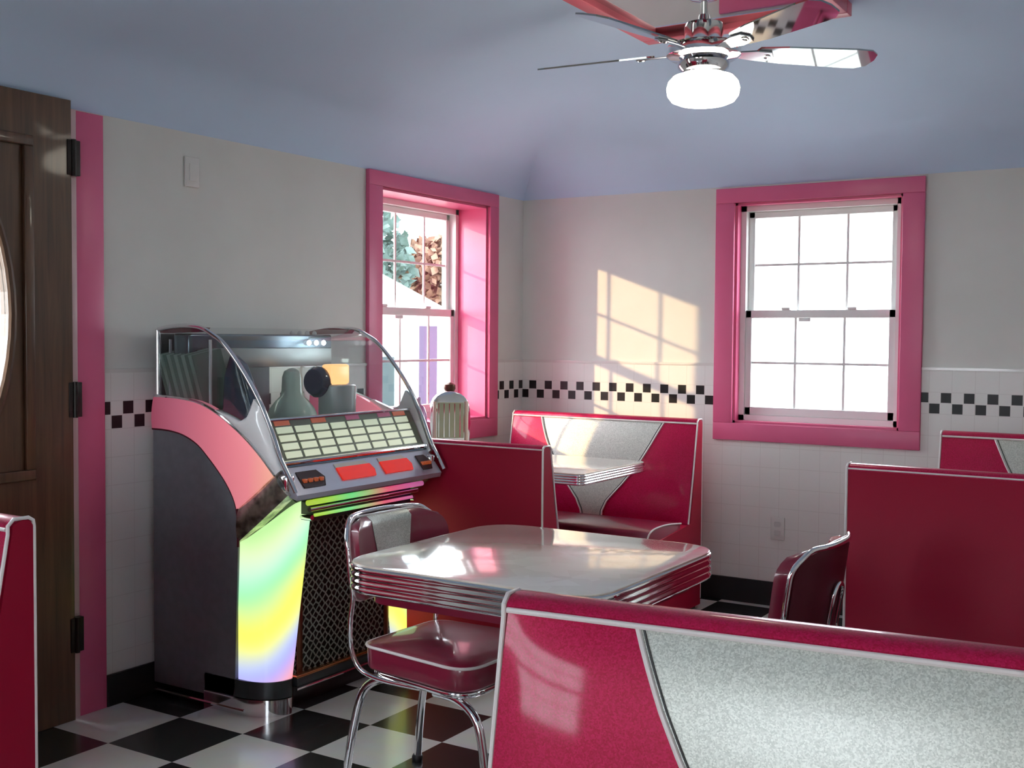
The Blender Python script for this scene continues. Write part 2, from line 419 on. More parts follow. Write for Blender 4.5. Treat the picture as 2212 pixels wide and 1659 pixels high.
b = MB(); rect_ring(b, .012, .028, YD0+.12, -3.19, .86, 2.0, .035); rect_ring(b, .012, .024, YD0+.12, -3.19, .2, .72, .035)
link('panel_moulding', b, m_wood, leaf)
b = MB(); b.tube([(.014, OVC[0]+(OVR[0]+.01)*math.cos(2*math.pi*k/48), OVC[1]+(OVR[1]+.01)*math.sin(2*math.pi*k/48)) for k in range(48)], .014, 8, closed=True)
link('oval_moulding', b, m_wood, leaf)
b = MB(); b.prism([(OVC[0]+OVR[0]*math.cos(2*math.pi*k/48), OVC[1]+OVR[1]*math.sin(2*math.pi*k/48)) for k in range(48)], 'x', -.012, -.008)
link('oval_glass', b, m_glass, leaf)
b = MB(); b.box(.012, .06, YD0+.05, YD0+.10, 1.0, 1.02); b.lathe([(.0, .0), (.028, .0), (.03, .02), (.022, .045), (0, .05)], (.055, YD0+.075, 1.01), 20, 'x')
link('door_handle', b, m_chrome_d, leaf)
m_hinge = mat('dark_hinge', (.025, .022, .02), .4, .6)
for z in (.30, 1.12, 1.95):
    b = MB(); b.box(.0, .046, -3.052, -3.0, z-.06, z+.06, .002); b.tube([(.046, -3.028, z-.062), (.046, -3.028, z+.062)], .009, 10); link('door_hinge', b, m_hinge, dr)
b = MB(); b.box(-.2, .004, -3.03, -3.008, 0, 2.12); b.box(-.2, .004, -3.96, -3.93, 0, 2.12); b.box(-.2, -.034, -3.93, -3.03, 2.10, 2.15); link('door_jamb', b, m_white, dr)
b = MB(); b.box(0, .02, -3.0, CD[1], 0, 2.118, .002); b.box(0, .02, -4.06, -3.96, 0, 2.118, .002); link('door_casing', b, m_pink, dr)
b = MB(); b.box(-.01, .022, -3.029, -2.999, 0, 2.12, .002); link('casing_edge', b, mat('pale_pink_edge', (.70, .50, .50), .4), dr)

# ------------------------------------------------------------------ wall plates
def plate(name, label, cat, slots):
    o = thing(name, label, cat)
    b = MB(); b.box(-.036, .036, -.007, 0, -.058, .058, .003); link('cover', b, m_plate, o)
    if slots:
        for z in (-.022, .022):
            b = MB(); b.prism(rounded(-.017, .017, z-.014, z+.014, .008, 4), 'y', -.0095, -.006); link('socket', b, mat('socket_plastic', (.62, .61, .58), .4), o)
    else:
        b = MB(); b.box(-.016, .016, -.011, -.006, -.033, .033, .002); link('rocker', b, m_plate, o)
    return o
o = plate('wall_plate', 'small pale cover plate high on the left wall above the jukebox', 'wall plate', False); o.location = (0, -2.463, 1.975); o.rotation_euler = (0, 0, R(90))
o = plate('power_outlet', 'off white power outlet low on the tiled wall under the right window', 'outlet', True); o.location = (1.524, -.008, .395)

# ------------------------------------------------------------------ booth benches
def vhalf(z):
    """half width of the silver V at height z"""
    T = [(.46, .06), (.52, .09), (.60, .165), (.66, .215), (.73, .265), (.80, .305), (.86, .335), (.91, .36), (.93, .37)]
    if z <= T[0][0]: return T[0][1]
    for (a, p), (c, q) in zip(T, T[1:]):
        if z <= c: return p + (q-p)*(z-a)/(c-a)
    return T[-1][1]
def front_y(z):            # face of the backrest, leaning back towards the top; rear plane at y=0
    return -.215 + (z-.44)/(.905-.44)*.10
def make_bench(W, H=.948, th=.052):
    root = thing('booth_bench', 'x', 'booth bench')
    zr = H-.020                       # bottom of the top roll
    sc = (zr-.44)/(.905-.44)
    fy = lambda z: -th-.10 + (z-.44)/(zr-.44)*.10
    # core carcass: rear, sides, plinth (red vinyl)
    b = MB()
    b.prism([(0, .02), (0, H-.02), (-.01, H-.006), (-.03, H-.001), (-th+.02, H-.003), (-th, H-.012), (-th, zr-.004), (fy(.44)+.016, .44), (-.60, .40), (-.60, .30), (-.585, .10), (-.54, .10), (-.54, .02)], 'x', .012, W-.012)
    link('carcass', b, m_red_back, root, angle=50)
    b = MB(); b.box(.03, W-.03, -.53, -.02, 0, .09); link('plinth', b, m_black, root)
    # backrest: curved panels, left red, silver V, right red (each bulges a little)
    NZ = 18
    def face(x0f, x1f, n, lift=0.0):
        rows = []
        for i in range(NZ+1):
            z = .44 + (zr-.44)*i/NZ; zz = .44 + (z-.44)/sc
            a, c = x0f(zz), x1f(zz); row = []
            for k in range(n+1):
                x = a + (c-a)*k/n
                t = x/W*2-1; bulge = .022*(1-abs(t)**6)*(1-abs(2*(i/NZ)-1)**4)
                row.append((x, fy(z)-.006-bulge-lift, z))
            rows.append(row)
        return rows
    def solid(rows, back):
        q = MB(); n0 = [[q.bm.verts.new(p) for p in r] for r in rows]; n1 = [[q.bm.verts.new((p[0], p[1]+back, p[2])) for p in r] for r in rows]
        nr, nc = len(rows), len(rows[0])
        for i in range(nr-1):
            for j in range(nc-1):
                q.bm.faces.new((n0[i][j], n0[i][j+1], n0[i+1][j+1], n0[i+1][j])); q.bm.faces.new((n1[i][j], n1[i+1][j], n1[i+1][j+1], n1[i][j+1]))
        for i in range(nr-1):
            q.bm.faces.new((n0[i][0], n0[i+1][0], n1[i+1][0], n1[i][0])); q.bm.faces.new((n0[i][-1], n1[i][-1], n1[i+1][-1], n0[i+1][-1]))
        for j in range(nc-1):
            q.bm.faces.new((n0[0][j], n1[0][j], n1[0][j+1], n0[0][j+1])); q.bm.faces.new((n0[-1][j], n0[-1][j+1], n1[-1][j+1], n1[-1][j]))
        return q
    lx = lambda z: W/2-vhalf(z); rx = lambda z: W/2+vhalf(z)
    bk = link('backrest', solid(face(lambda z: .02, lx, 12), .02), m_red, root, angle=60); bk['label'] = 'red sparkle side panel'
    bk = link('backrest', solid(face(rx, lambda z: W-.02, 12), .02), m_red, root, angle=60); bk['label'] = 'red sparkle side panel'
    vv = link('backrest_inset', solid(face(lx, rx, 16), .02), m_silver, root, angle=60); vv['label'] = 'silver sparkle V inset'
    # piping: along both V edges, under the roll, down both ends
    def yv(x, z):
        i = (z-.44)/(zr-.44); t = x/W*2-1
        return fy(z)-.006-.022*(1-abs(t)**6)*(1-abs(2*i-1)**4)
    for f in (lx, rx):
        pts = []
        for i in range(NZ+1):
            z = .44 + (zr-.44)*i/NZ; zz = .44+(z-.44)/sc; pts.append((f(zz), yv(f(zz), z)-.001, z))
        b = MB(); b.tube(pts, .0042, 8); link('piping', b, m_pipe, vv)
        b = MB(); b.tube([(p[0]+(.0095 if f is lx else -.0095), p[1]-.0004, p[2]) for p in pts], .0017, 6); link('piping_seam', b, mat('dark_seam_thread', (.05, .05, .05), .6), vv)  # thin dark line along the inner side of the piping
    # top roll
    b = MB(); yt = -th-.006; rr = .024
    prof = [(-.001, H-.018), (0, H-.010), (-.005, H-.002), (-.014, H+.002), (-th*.6, H+.003), (-th+.004, H), (-th-.006, H-.006), (-th-.010, H-.013), (-th-.006, H-.020), (-.01, H-.022)]
    b.prism(prof, 'x', .016, W-.016, .006); link('top_roll', b, m_red, root, angle=50)
    b = MB(); b.tube([(.02, -th-.010, zr), (W-.02, -th-.010, zr)], .0046, 8); link('piping', b, m_pipe, root)
    for x in (.014, W-.014):
        b = MB()
        pts = [(x, -.60, .42), (x, fy(.44)-.02, .46)] if False else []
        pts = [(x, fy(.44)-.004, .44), (x, fy(.7)-.004, .7), (x, -th-.010, zr-.01), (x, -th-.010, H-.012), (x, -th+.004, H+.001), (x, -.012, H+.001), (x, -.001, H-.006), (x, .001, H-.02), (x, .001, .05)]
        b.tube(pts, .0042, 8); link('piping', b, m_pipe, root)
    b = MB(); b.tube([(.014, -.001, H-.012), (W-.014, -.001, H-.012)], .003, 8); link('piping', b, m_pipe, root)
    # seat cushion, crowned, with piping
    b = MB(); rows = []; n, mm = 14, 20
    sy0, sy1 = -.60, fy(.46)-.012
    prof = [(-.585, .33), (-.612, .345), (-.622, .39), (-.618, .43), (-.60, .452), (-.56, .466), (-.48, .474), (-.38, .472), (-.30, .466), (-.235, .458), (-.228, .40), (-.228, .33)]
    b.prism(prof, 'x', .02, W-.02, .010); link('seat', b, m_red_plain, root, angle=50)
    for x in (.02, W-.02):
        b = MB(); b.tube(smooth_path([(x, -.232, .455), (x, -.38, .470), (x, -.50, .472), (x, -.575, .462), (x, -.612, .43), (x, -.614, .38), (x, -.60, .335)], 4), .0042, 8); link('piping', b, m_pipe, root)
    return root
def copy_tree(o, parent=None):
    c = o.copy(); COL.objects.link(c)
    if parent is not None: c.parent = parent
    for ch in list(o.children): copy_tree(ch, c)
    return c
BG = 'red and silver booth benches'
bw = 1.185
bench0 = make_bench(bw)
def place_bench(o, x, y, rz, label):
    o.location = (x, y, 0); o.rotation_euler = (0, 0, rz); o['label'] = label; o['group'] = BG; return o
place_bench(make_bench(1.10), .125, -.255, 0, 'booth bench in the left corner facing the camera, partly lit by the sun')
place_bench(make_bench(1.165, .925), .037+1.165, -1.783, R(180), 'booth bench beside the jukebox, seen from its plain red rear')
place_bench(bench0, 2.345, -.255, 0, 'booth bench at the far right, only its top and silver inset showing over another bench')
place_bench(copy_tree(bench0), 2.375+bw, -1.905, R(180), 'booth bench right of the maroon backed chair, seen from its plain red rear')
place_bench(make_bench(1.175), 2.452, -4.03, R(6), 'nearest booth bench, cut by the bottom right of the picture')
place_bench(copy_tree(bench0), .045, -4.02, 0, 'booth bench at the left edge in front of the oak door')

# ------------------------------------------------------------------ tables
def ribbed_edge(x0, x1, y0, y1, r, z0, z1, ribs, r4=None):
    b = MB(); n = ribs*4; P = []
    for i in range(n+1):
        t = i/n; z = z0 + (z1-z0)*t; off = .0035*abs(math.sin(math.pi*ribs*t))
        P.append([(p[0], p[1], z) for p in rounded(x0-off, x1+off, y0-off, y1+off, r, 8, r4)])
    V = [[b.bm.verts.new(p) for p in row] for row in P]; m = len(V[0])
    for i in range(n):
        for k in range(m): b.bm.faces.new((V[i][k], V[i][(k+1) % m], V[i+1][(k+1) % m], V[i+1][k]))
    b.bm.faces.new(V[0][::-1]); b.bm.faces.new(V[-1])
    return b
t = thing('dining_table', 'square cream topped table with ribbed chrome edge in the middle of the floor', 'table', (1.842, -2.93, 0))
hx, hy = .380, .385
link('edge_band', ribbed_edge(-hx, hx, -hy, hy, .11, .688, .757, 4), m_chrome, t, angle=70)
b = MB(); b.prism(rounded(-hx+.001, hx-.001, -hy+.001, hy-.001, .109), 'z', .7565, .762, .002); link('tabletop', b, m_lam, t)
b = MB(); b.prism(rounded(-hx+.05, hx-.05, -hy+.05, hy-.05, .08), 'z', .655, .689); link('apron', b, m_red_plain, t)
b = MB(); b.lathe([(.14, .64), (.14, .665), (.04, .665), (.038, .1), (.05, .06), (.05, .64)][0:3], (0, 0, 0), 32); link('mounting_plate', b, m_chrome_d, t)
b = MB(); b.lathe([(.038, .05), (.038, .645)], (0, 0, 0), 32); link('pedestal', b, m_chrome, t)
b = MB(); b.lathe([(.26, 0), (.26, .012), (.22, .03), (.08, .05), (.05, .06)], (0, 0, 0), 40); link('base', b, m_chrome, t)

t = thing('booth_table', 'sunlit cream booth table between the corner benches with chrome ribbed edge', 'table', (0, -.955, 0))
link('edge_band', ribbed_edge(.03, 1.085, -.325, .325, .04, .712, .757, 4), m_chrome, t, angle=70)
b = MB(); b.prism(rounded(.031, 1.084, -.324, .324, .039), 'z', .7565, .762, .002); link('tabletop', b, m_lam, t)
b = MB(); b.lathe([(.036, .04), (.036, .712)], (.72, 0, 0), 24); link('pedestal', b, m_chrome, t)
b = MB(); b.lathe([(.24, 0), (.24, .012), (.2, .03), (.06, .045)], (.72, 0, 0), 32); link('base', b, m_chrome, t)
b = MB(); b.box(.022, .06, -.28, .28, .66, .712); link('wall_cleat', b, m_black, t)

# ------------------------------------------------------------------ dinette chairs
def make_chair():
    """faces +x; origin on the floor under the seat centre"""
    root = thing('diner_chair', 'x', 'chair')
    # seat: rounded trapezoid box cushion, wide at the front
    def seat_outline(g=0.0):
        P = []
        cor = [(.215+g, .215+g, .085), (-.195-g, .175+g, .06), (-.195-g, -.175-g, .06), (.215+g, -.215-g, .085)]
        n = 8
        for i, (cx, cy, r) in enumerate(cor):
            p = Vector((cx, cy)); a = Vector(cor[i-1][:2])-p; c = Vector(cor[(i+1) % 4][:2])-p
            a.normalize(); c.normalize(); p0 = p+a*r; p1 = p+c*r
            for k in range(n+1):
                t = k/n; q = p0*(1-t)**2 + p*2*t*(1-t) + p1*t*t; P.append((q.x, q.y))
        return P
    b = MB(); lay = [(.392, -.012), (.388+.006, -.002), (.40, 0), (.458, .002), (.462, .0), (.468, -.012), (.475, -.05)]
    V = [[b.bm.verts.new((x, y, z)) for x, y in seat_outline(g)] for z, g in lay]; m = len(V[0])
    for z, k_s in ((.4785, .72), (.4805, .48), (.4815, .24)): V.append([b.bm.verts.new((.01+(x-.01)*k_s, y*k_s, z)) for x, y in seat_outline(-.05)])
    cv_ = b.bm.verts.new((.01, 0, .482))
    for i in range(len(V)-1):
        for k in range(m): b.bm.faces.new((V[i][k], V[i][(k+1) % m], V[i+1][(k+1) % m], V[i+1][k]))
    b.bm.faces.new(V[0][::-1])
    for k in range(m): b.bm.faces.new((V[-1][k], V[-1][(k+1) % m], cv_))
    link('seat', b, m_red_plain, root, angle=60)
    b = MB(); b.tube([(x, y, .459) for x, y in seat_outline(.003)], .0045, 8, closed=True); link('piping', b, m_pipe, root)
    # ring under the seat
    b = MB(); b.tube([(x, y, .380) for x, y in seat_outline(-.02)], .011, 10, closed=True); link('seat_frame', b, m_chrome, root)
    # legs
    for sx, sy in ((1, 1), (1, -1), (-1, 1), (-1, -1)):
        X = .17 if sx > 0 else -.155; Y = .165 if sx > 0 else .14
        pts = [(X-.10*sx, Y*sy, .366), (X-.02*sx, (Y+.004)*sy, .362), (X+.045*sx, (Y+.008)*sy, .325), (X+.075*sx, (Y+.014)*sy, .25), (X+.098*sx, (Y+.022)*sy, .12), (X+.11*sx, (Y+.028)*sy, .012)]
        b = MB(); b.tube(smooth_path(pts, 5), .0125, 12); lg = link('leg', b, m_chrome, root)
        b = MB(); b.lathe([(.017, 0), (.018, .012), (.014, .02)], (X+.112*sx, (Y+.028)*sy, 0), 14); link('foot_cap', b, m_black, lg)
    # backrest: curved cushion, red sides, silver tapered centre; a rounded outline
    zt, zb = .815, .580
    def outline(z):        # half width of the back at height z
        hw = .205
        d = zt-z
        if d < .07: hw = .205-.07+math.sqrt(max(.07**2-(.07-d)**2, 0))
        if z-zb < .05: hw = min(hw, .205-.05+math.sqrt(max(.05**2-(.05-(z-zb))**2, 0)))
        return hw
    def cx(y, z, off): return -.238-(z-.55)*.13 + .055*(abs(y)/.2)**2.4 + off
    def cush(fa, fb, off0, off1, mt, nm, n=12):
        NZ = 16; rows0, rows1 = [], []
        for i in range(NZ+1):
            z = zb + (zt-zb)*i/NZ; a, c = fa(z), fb(z)
            rows0.append([(cx(a+(c-a)*k/n, z, off0 if 0 < i < NZ else (off0+off1)/2), a+(c-a)*k/n, z) for k in range(n+1)])
            rows1.append([(cx(a+(c-a)*k/n, z, off1 if 0 < i < NZ else (off0+off1)/2), a+(c-a)*k/n, z) for k in range(n+1)])
        q = MB(); A = [[q.bm.verts.new(p) for p in r] for r in rows0]; B = [[q.bm.verts.new(p) for p in r] for r in rows1]
        for i in range(NZ):
            for j in range(n):
                q.bm.faces.new((A[i][j], A[i][j+1], A[i+1][j+1], A[i+1][j])); q.bm.faces.new((B[i][j], B[i+1][j], B[i+1][j+1], B[i][j+1]))
            q.bm.faces.new((A[i][0], A[i+1][0], B[i+1][0], B[i][0])); q.bm.faces.new((A[i][n], B[i][n], B[i+1][n], A[i+1][n]))
        for j in range(n):
            q.bm.faces.new((A[0][j], B[0][j], B[0][j+1], A[0][j+1])); q.bm.faces.new((A[NZ][j], A[NZ][j+1], B[NZ][j+1], B[NZ][j]))
        return link(nm, q, mt, root, angle=60)
    ci = lambda z: min(.05+(z-zb)*.18, outline(z)-.012)
    cush(lambda z: -outline(z), lambda z: -ci(z), .030, -.004, m_red_plain, 'backrest', 8)
    cush(lambda z: ci(z), lambda z: outline(z), .030, -.004, m_red_plain, 'backrest', 8)
    v = cush(lambda z: -ci(z), lambda z: ci(z), .032, -.004, m_silver, 'backrest_inset', 8); v['label'] = 'silver grey centre strip'
    cush(lambda z: -outline(z)+.008, lambda z: outline(z)-.008, -.006, -.014, m_back, 'back_cover', 12)
    ol = []
    NZ = 20
    for i in range(NZ+1): z = zb+(zt-zb)*i/NZ; ol.append((cx(outline(z), z, -.008), outline(z), z))
    full = ol + [(p[0], -p[1], p[2]) for p in reversed(ol)]
    b = MB(); b.tube(full, .0045, 8, closed=True); link('piping', b, m_pipe, root)
    lo = [(.02, .172, .370), (-.12, .176, .370), (-.190, .186, .392), (-.216, .194, .45), (-.212, .202, .53)]
    ed = [(cx(outline(z), z, -.012), outline(z)+.004, z) for z in (.60, .66, .72, .76, .785, .803)] + [(cx(.15, .818, -.012), .15, .819), (cx(.08, .82, -.012), .08, .821)]
    half = lo + ed
    b = MB(); b.tube(smooth_path(half + [(cx(0, .821, -.012), 0, .822)] + [(p[0], -p[1], p[2]) for p in reversed(half)], 4), .0075, 10); link('back_frame', b, m_chrome, root)
    b = MB()
    hp = [(cx(.035, .60, -.016), .035, .60), (cx(.035, .68, -.02), .035, .68), (cx(.02, .705, -.021), .018, .708), (cx(.02, .705, -.021), -.018, .708), (cx(.035, .68, -.02), -.035, .68), (cx(.035, .60, -.016), -.035, .60)]
    b.tube(smooth_path(hp, 5), .007, 10); link('pull_handle', b, m_chrome, root)
    return root
m_back = mat('dark_maroon_back', (.10, .012, .022), .42, 0, 0, spec=.3)
chair0 = make_chair()
chair0.location = (1.52, -2.865, 0); chair0.rotation_euler = (0, 0, R(-3)); chair0['label'] = 'chrome and maroon diner chair between jukebox and table, seat towards the camera'; chair0['group'] = 'diner chairs at the table'
c2 = copy_tree(chair0); c2.location = (2.290, -2.60, 0); c2.rotation_euler = (0, 0, R(179)); c2['label'] = 'diner chair on the right of the table seen from behind its maroon back'

# ------------------------------------------------------------------ ceiling mirror and fan
m_mirror = mat('mirror', (.78, .80, .78), .02, 1)
t = thing('ceiling_mirror', 'square mirror in a pink frame flat on the ceiling above the fan', 'mirror', (1.80, -1.72, 2.58))
hw = .41
b = MB(); zt, zb = .008, -.045
b.box(-hw, hw, -hw, -hw+.06, zb, zt, .004); b.box(-hw, hw, hw-.06, hw, zb, zt, .004); b.box(-hw, -hw+.06, -hw+.06, hw-.06, zb, zt, .004); b.box(hw-.06, hw, -hw+.06, hw-.06, zb, zt, .004)
link('frame', b, mat('coral_pink_paint', (.82, .16, .22), .35), t)
b = MB(); b.box(-hw+.05, hw-.05, -hw+.05, hw-.05, -.02, .0); link('mirror_glass', b, m_mirror, t)

f = thing('ceiling_fan', 'chrome ceiling fan with five mirrored blades and glowing white globe', 'ceiling fan', (1.80, -1.72, 2.0))
b = MB(); b.lathe([(.012, .47), (.012, .56)], (0, 0, 0), 16); link('downrod', b, m_chrome, f)
b = MB(); b.lathe([(.014, .55), (.05, .556), (.06, .562)], (0, 0, 0), 28); link('canopy', b, m_chrome, f)
b = MB(); b.lathe([(.018, .500), (.022, .482), (.04, .478), (.066, .468), (.070, .455), (.070, .405), (.082, .398), (.125, .392), (.132, .380), (.132, .355), (.118, .346), (.085, .342), (.07, .332)], (0, 0, 0), 48); link('motor_housing', b, m_chrome, f, angle=35)
b = MB(); b.lathe([(.05, .335), (.094, .330), (.090, .312), (.078, .300), (.076, .292), (.05, .292)], (0, 0, 0), 48); link('light_fitter', b, m_chrome, f, angle=35)
m_globe = mat('glowing_globe', (.9, .9, .85), .3, emit=(1.0, .93, .78), estr=9)
b = MB(); b.lathe([(.074, .292), (.082, .286), (.108, .280), (.124, .262), (.130, .240), (.126, .215), (.112, .196), (.088, .186), (.05, .182), (.01, .181)], (0, 0, 0), 48); link('globe', b, m_globe, f, angle=70)
m_blade = mat('mirrored_blade', (.44, .47, .47), .04, 1)
m_blade_edge = m_blade
for k in range(5):
    az = R(113+72*k)
    b = MB(); n = 10; ou = []
    # blade outline in (r, s)
    pts = [(.20, -.045), (.30, -.058), (.56, -.068), (.615, -.064), (.642, -.040), (.648, 0), (.636, .045), (.600, .066), (.56, .068), (.30, .058), (.20, .045), (.185, 0)]
    b.prism([(p[0], p[1]) for p in pts], 'z', -.003, .003)
    bl = link('blade', b, m_blade, f, smooth=False)
    bl.matrix_local = Matrix.Translation((0, 0, .372)) @ Matrix.Rotation(az, 4, 'Z') @ Matrix.Rotation(R(-14), 4, 'X')
    b = MB(); b.prism([(.11, -.018), (.19, -.034), (.245, -.030), (.262, 0), (.245, .030), (.19, .034), (.11, .018)], 'z', -.010, -.0035, .002)
    b.tube([(.235+.012*math.cos(a), .012*math.sin(a), -.011) for a in (2*math.pi*j/12 for j in range(12))], .003, 6, closed=True)
    br = link('blade_bracket', b, m_chrome, bl, smooth=False)

# ------------------------------------------------------------------ jukebox
JX, JY = .345, -2.24
J = thing('jukebox', 'large vintage style jukebox with glass dome, title cards and rainbow lit pilasters', 'jukebox', (JX, JY, 0))
def jx(x): return x - JX
HWJ = .435
m_side = noisy(mat('charcoal_side', (.16, .165, .185), .45, 0, .1), (.15, .155, .175), (.17, .175, .195), 30)
m_jblack = mat('jukebox_black', (.01, .01, .012), .3, 0, .3)
m_jgrey = mat('jukebox_silver', (.60, .62, .72), .28, .5)
m_teal = mat('teal_chrome', (.16, .20, .23), .18, .9)
grey_arc = [(.03, .998), (.12, .996), (.20, .982), (.27, .952), (.32, .913), (.37, .868), (.414, .822), (.447, .775), (.464, .733), (.470, .68), (.470, .60)]
pink_arc = [(.04, 1.12), (.16, 1.118), (.275, 1.104), (.37, 1.070), (.46, 1.020), (.53, .972), (.59, .922), (.648, .866)]
dome_arc = [(.057, 1.366), (.12, 1.376), (.20, 1.380), (.276, 1.374), (.34, 1.348), (.393, 1.318), (.46, 1.255), (.528, 1.176), (.585, 1.095), (.632, 1.005), (.665, .930), (.705, .868), (.738, .812)]
def J3(pts, y): return [(jx(x), y, z) for x, z in pts]
sg = [(jx(x), z) for x, z in grey_arc] + [(jx(.452), .10), (jx(.446), .045), (jx(.03), .045)]
for s, nm in ((-1, 'near'), (1, 'far')):
    b = MB(); b.prism(sg, 'y', s*(HWJ-.012), s*(HWJ+.006), .004); sp_ = link('side_panel', b, m_side, J, angle=50)
    b = MB(); b.tube(smooth_path(J3(grey_arc, s*(HWJ+.006)), 3), .005, 8); link('side_trim', b, mat('dark_red_trim', (.10, .01, .02), .3, .3), sp_)
# glowing pink band on each side
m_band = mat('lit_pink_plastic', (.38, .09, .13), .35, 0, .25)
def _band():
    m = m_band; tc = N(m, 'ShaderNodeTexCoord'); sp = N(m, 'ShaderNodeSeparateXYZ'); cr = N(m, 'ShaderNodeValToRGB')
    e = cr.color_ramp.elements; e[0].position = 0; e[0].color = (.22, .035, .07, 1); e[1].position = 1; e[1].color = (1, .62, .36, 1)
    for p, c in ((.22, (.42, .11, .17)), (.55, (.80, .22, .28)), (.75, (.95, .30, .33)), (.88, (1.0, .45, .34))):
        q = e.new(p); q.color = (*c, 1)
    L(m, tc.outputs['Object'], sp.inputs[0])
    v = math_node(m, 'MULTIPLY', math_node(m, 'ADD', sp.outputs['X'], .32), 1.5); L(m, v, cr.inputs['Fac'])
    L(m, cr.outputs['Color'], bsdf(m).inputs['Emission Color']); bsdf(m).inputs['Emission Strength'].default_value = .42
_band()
def resample(pts, n):
    P = [Vector((p[0], 0, p[1])) for p in pts]; P = smooth_path(P, 8); Ls = [0]
    for a, c in zip(P, P[1:]): Ls.append(Ls[-1]+(c-a).length)
    out = []
    for i in range(n+1):
        t = Ls[-1]*i/n; k = max(j for j in range(len(Ls)) if Ls[j] <= t+1e-9); k = min(k, len(P)-2)
        f_ = (t-Ls[k])/max(Ls[k+1]-Ls[k], 1e-9); q = P[k].lerp(P[k+1], f_); out.append((q.x, q.z))
    return out
def strip_solid(A, B, y0, y1, crown=0.0, yc=None):
    """strip between polylines A and B (x,z lists, same length): solid from y0 (inner) to y1 (outer face, crowned)"""
    q = MB(); n = len(A); m = 6
    def row(y, cr):
        V = []
        for i in range(n):
            r = []
            for k in range(m+1):
                t = k/m; x = A[i][0]*(1-t)+B[i][0]*t; z = A[i][1]*(1-t)+B[i][1]*t
                r.append(q.bm.verts.new((jx(x), y + cr*4*t*(1-t), z)))
            V.append(r)
        return V
    V0 = row(y0, 0); V1 = row(y1, crown)
    for i in range(n-1):
        for k in range(m):
            q.bm.faces.new((V0[i][k], V0[i][k+1], V0[i+1][k+1], V0[i+1][k])); q.bm.faces.new((V1[i][k], V1[i+1][k], V1[i+1][k+1], V1[i][k+1]))
        q.bm.faces.new((V0[i][0], V0[i+1][0], V1[i+1][0], V1[i][0])); q.bm.faces.new((V0[i][m], V1[i][m], V1[i+1][m], V0[i+1][m]))
    for k in range(m):
        q.bm.faces.new((V0[0][k], V1[0][k], V1[0][k+1], V0[0][k+1])); q.bm.faces.new((V0[-1][k], V0[-1][k+1], V1[-1][k+1], V1[-1][k]))
    return q
pa = resample(pink_arc, 24); ga = resample([(.03, 1.0)] + grey_arc[1:9], 24)
gl_lo = resample(pink_arc, 24); gl_hi = resample(dome_arc[:-2], 24)
for s in (-1, 1):
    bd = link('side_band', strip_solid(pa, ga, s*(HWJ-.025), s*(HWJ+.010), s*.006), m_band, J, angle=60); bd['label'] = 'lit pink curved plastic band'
    b = MB(); b.tube(J3(smooth2 := [(p[0], p[1]) for p in pa], s*(HWJ+.008)), .0055, 8); link('band_trim', b, m_chrome_d if s > 0 else m_chrome, bd)
    link('side_glass', strip_solid(gl_hi, gl_lo, s*(HWJ-.003), s*(HWJ+.001)), m_dome, J, angle=60)
    b = MB(); b.tube(smooth_path(J3(dome_arc, s*HWJ), 4), .0085, 10); link('dome_trim', b, m_chrome, J)
    b = MB(); b.tube([(jx(.052), s*HWJ, 1.10), (jx(.052), s*HWJ, 1.368)], .008, 10); link('dome_trim', b, m_chrome, J)
# front glass of the dome
da = resample(dome_arc[3:-3], 20); q = MB()
q.grid([[(jx(x), y, z) for y in (-HWJ+.004, -.2, 0, .2, HWJ-.004)] for x, z in da]); link('dome_glass', q, m_dome, J, angle=80)
# roof over the rear of the dome (dark red tinted)
m_roofp = mat('dark_red_plastic', (.16, .02, .035), .2, 0, .5)
for ya, yb in ((-HWJ+.006, -HWJ+.05), (HWJ-.05, HWJ-.006)):
    b = MB(); b.prism([(jx(x), z) for x, z in resample(dome_arc[:4], 8)] + [(jx(.26), 1.358), (jx(.06), 1.352)], 'y', ya, yb); link('dome_roof_panel', b, m_roofp, J)
# lower body core
core = [(jx(.035), .06), (jx(.035), 1.0), (jx(.16), 1.0), (jx(.30), .93), (jx(.42), .86), (jx(.60), .86), (jx(.64), .80), (jx(.56), .70), (jx(.54), .12), (jx(.50), .06)]
b = MB(); b.prism(core, 'y', -HWJ+.06, HWJ-.06); link('cabinet', b, m_jblack, J)
b = MB(); b.prism([(jx(.035), .055), (jx(.44), .055), (jx(.455), .60), (jx(.45), .74), (jx(.035), .98)], 'y', -HWJ+.013, HWJ-.013); link('cabinet_lining', b, m_jblack, J)
b = MB(); b.box(jx(.032), jx(.045), -HWJ+.02, HWJ-.28, 1.0, 1.35); link('back_panel', b, m_jblack, J)
# header bar with bulbs
b = MB(); b.box(jx(.10), jx(.185), -HWJ+.03, .385, 1.255, 1.352, .008); hb = link('header_bar', b, m_teal, J)
b = MB(); b.box(jx(.184), jx(.192), -.33, .375, 1.222, 1.298, .003); link('header_plate', b, mat('header_grey', (.32, .34, .33), .3, .7), hb)
m_bulb = mat('small_bulb', (.9, .9, .9), .2, emit=(1, 1, 1), estr=1.6)
for k in range(3):
    b = MB(); b.lathe([(.001, .0), (.010, .001), (.012, .006), (.008, .012), (.001, .014)], (jx(.186), .235+.045*k, 1.318), 14, 'x'); link('bulb', b, m_bulb, hb)
for k in range(4):
    b = MB(); b.lathe([(.009, .0), (.010, .008), (.006, .016), (.001, .018)], (jx(.14), .19+.045*k, 1.35), 14); link('bulb', b, mat('dim_bulb', (.6, .62, .64), .2), hb)
b = MB(); b.tube([(jx(.15), -HWJ+.05, 1.240), (jx(.15), .37, 1.240)], .009, 10); link('dome_fill_tube', b, mat('added_fill_glow', (.8, .85, .8), .3, emit=(.85, 1.0, .88), estr=4.0), J)  # hidden tube added to brighten the inside of the dome
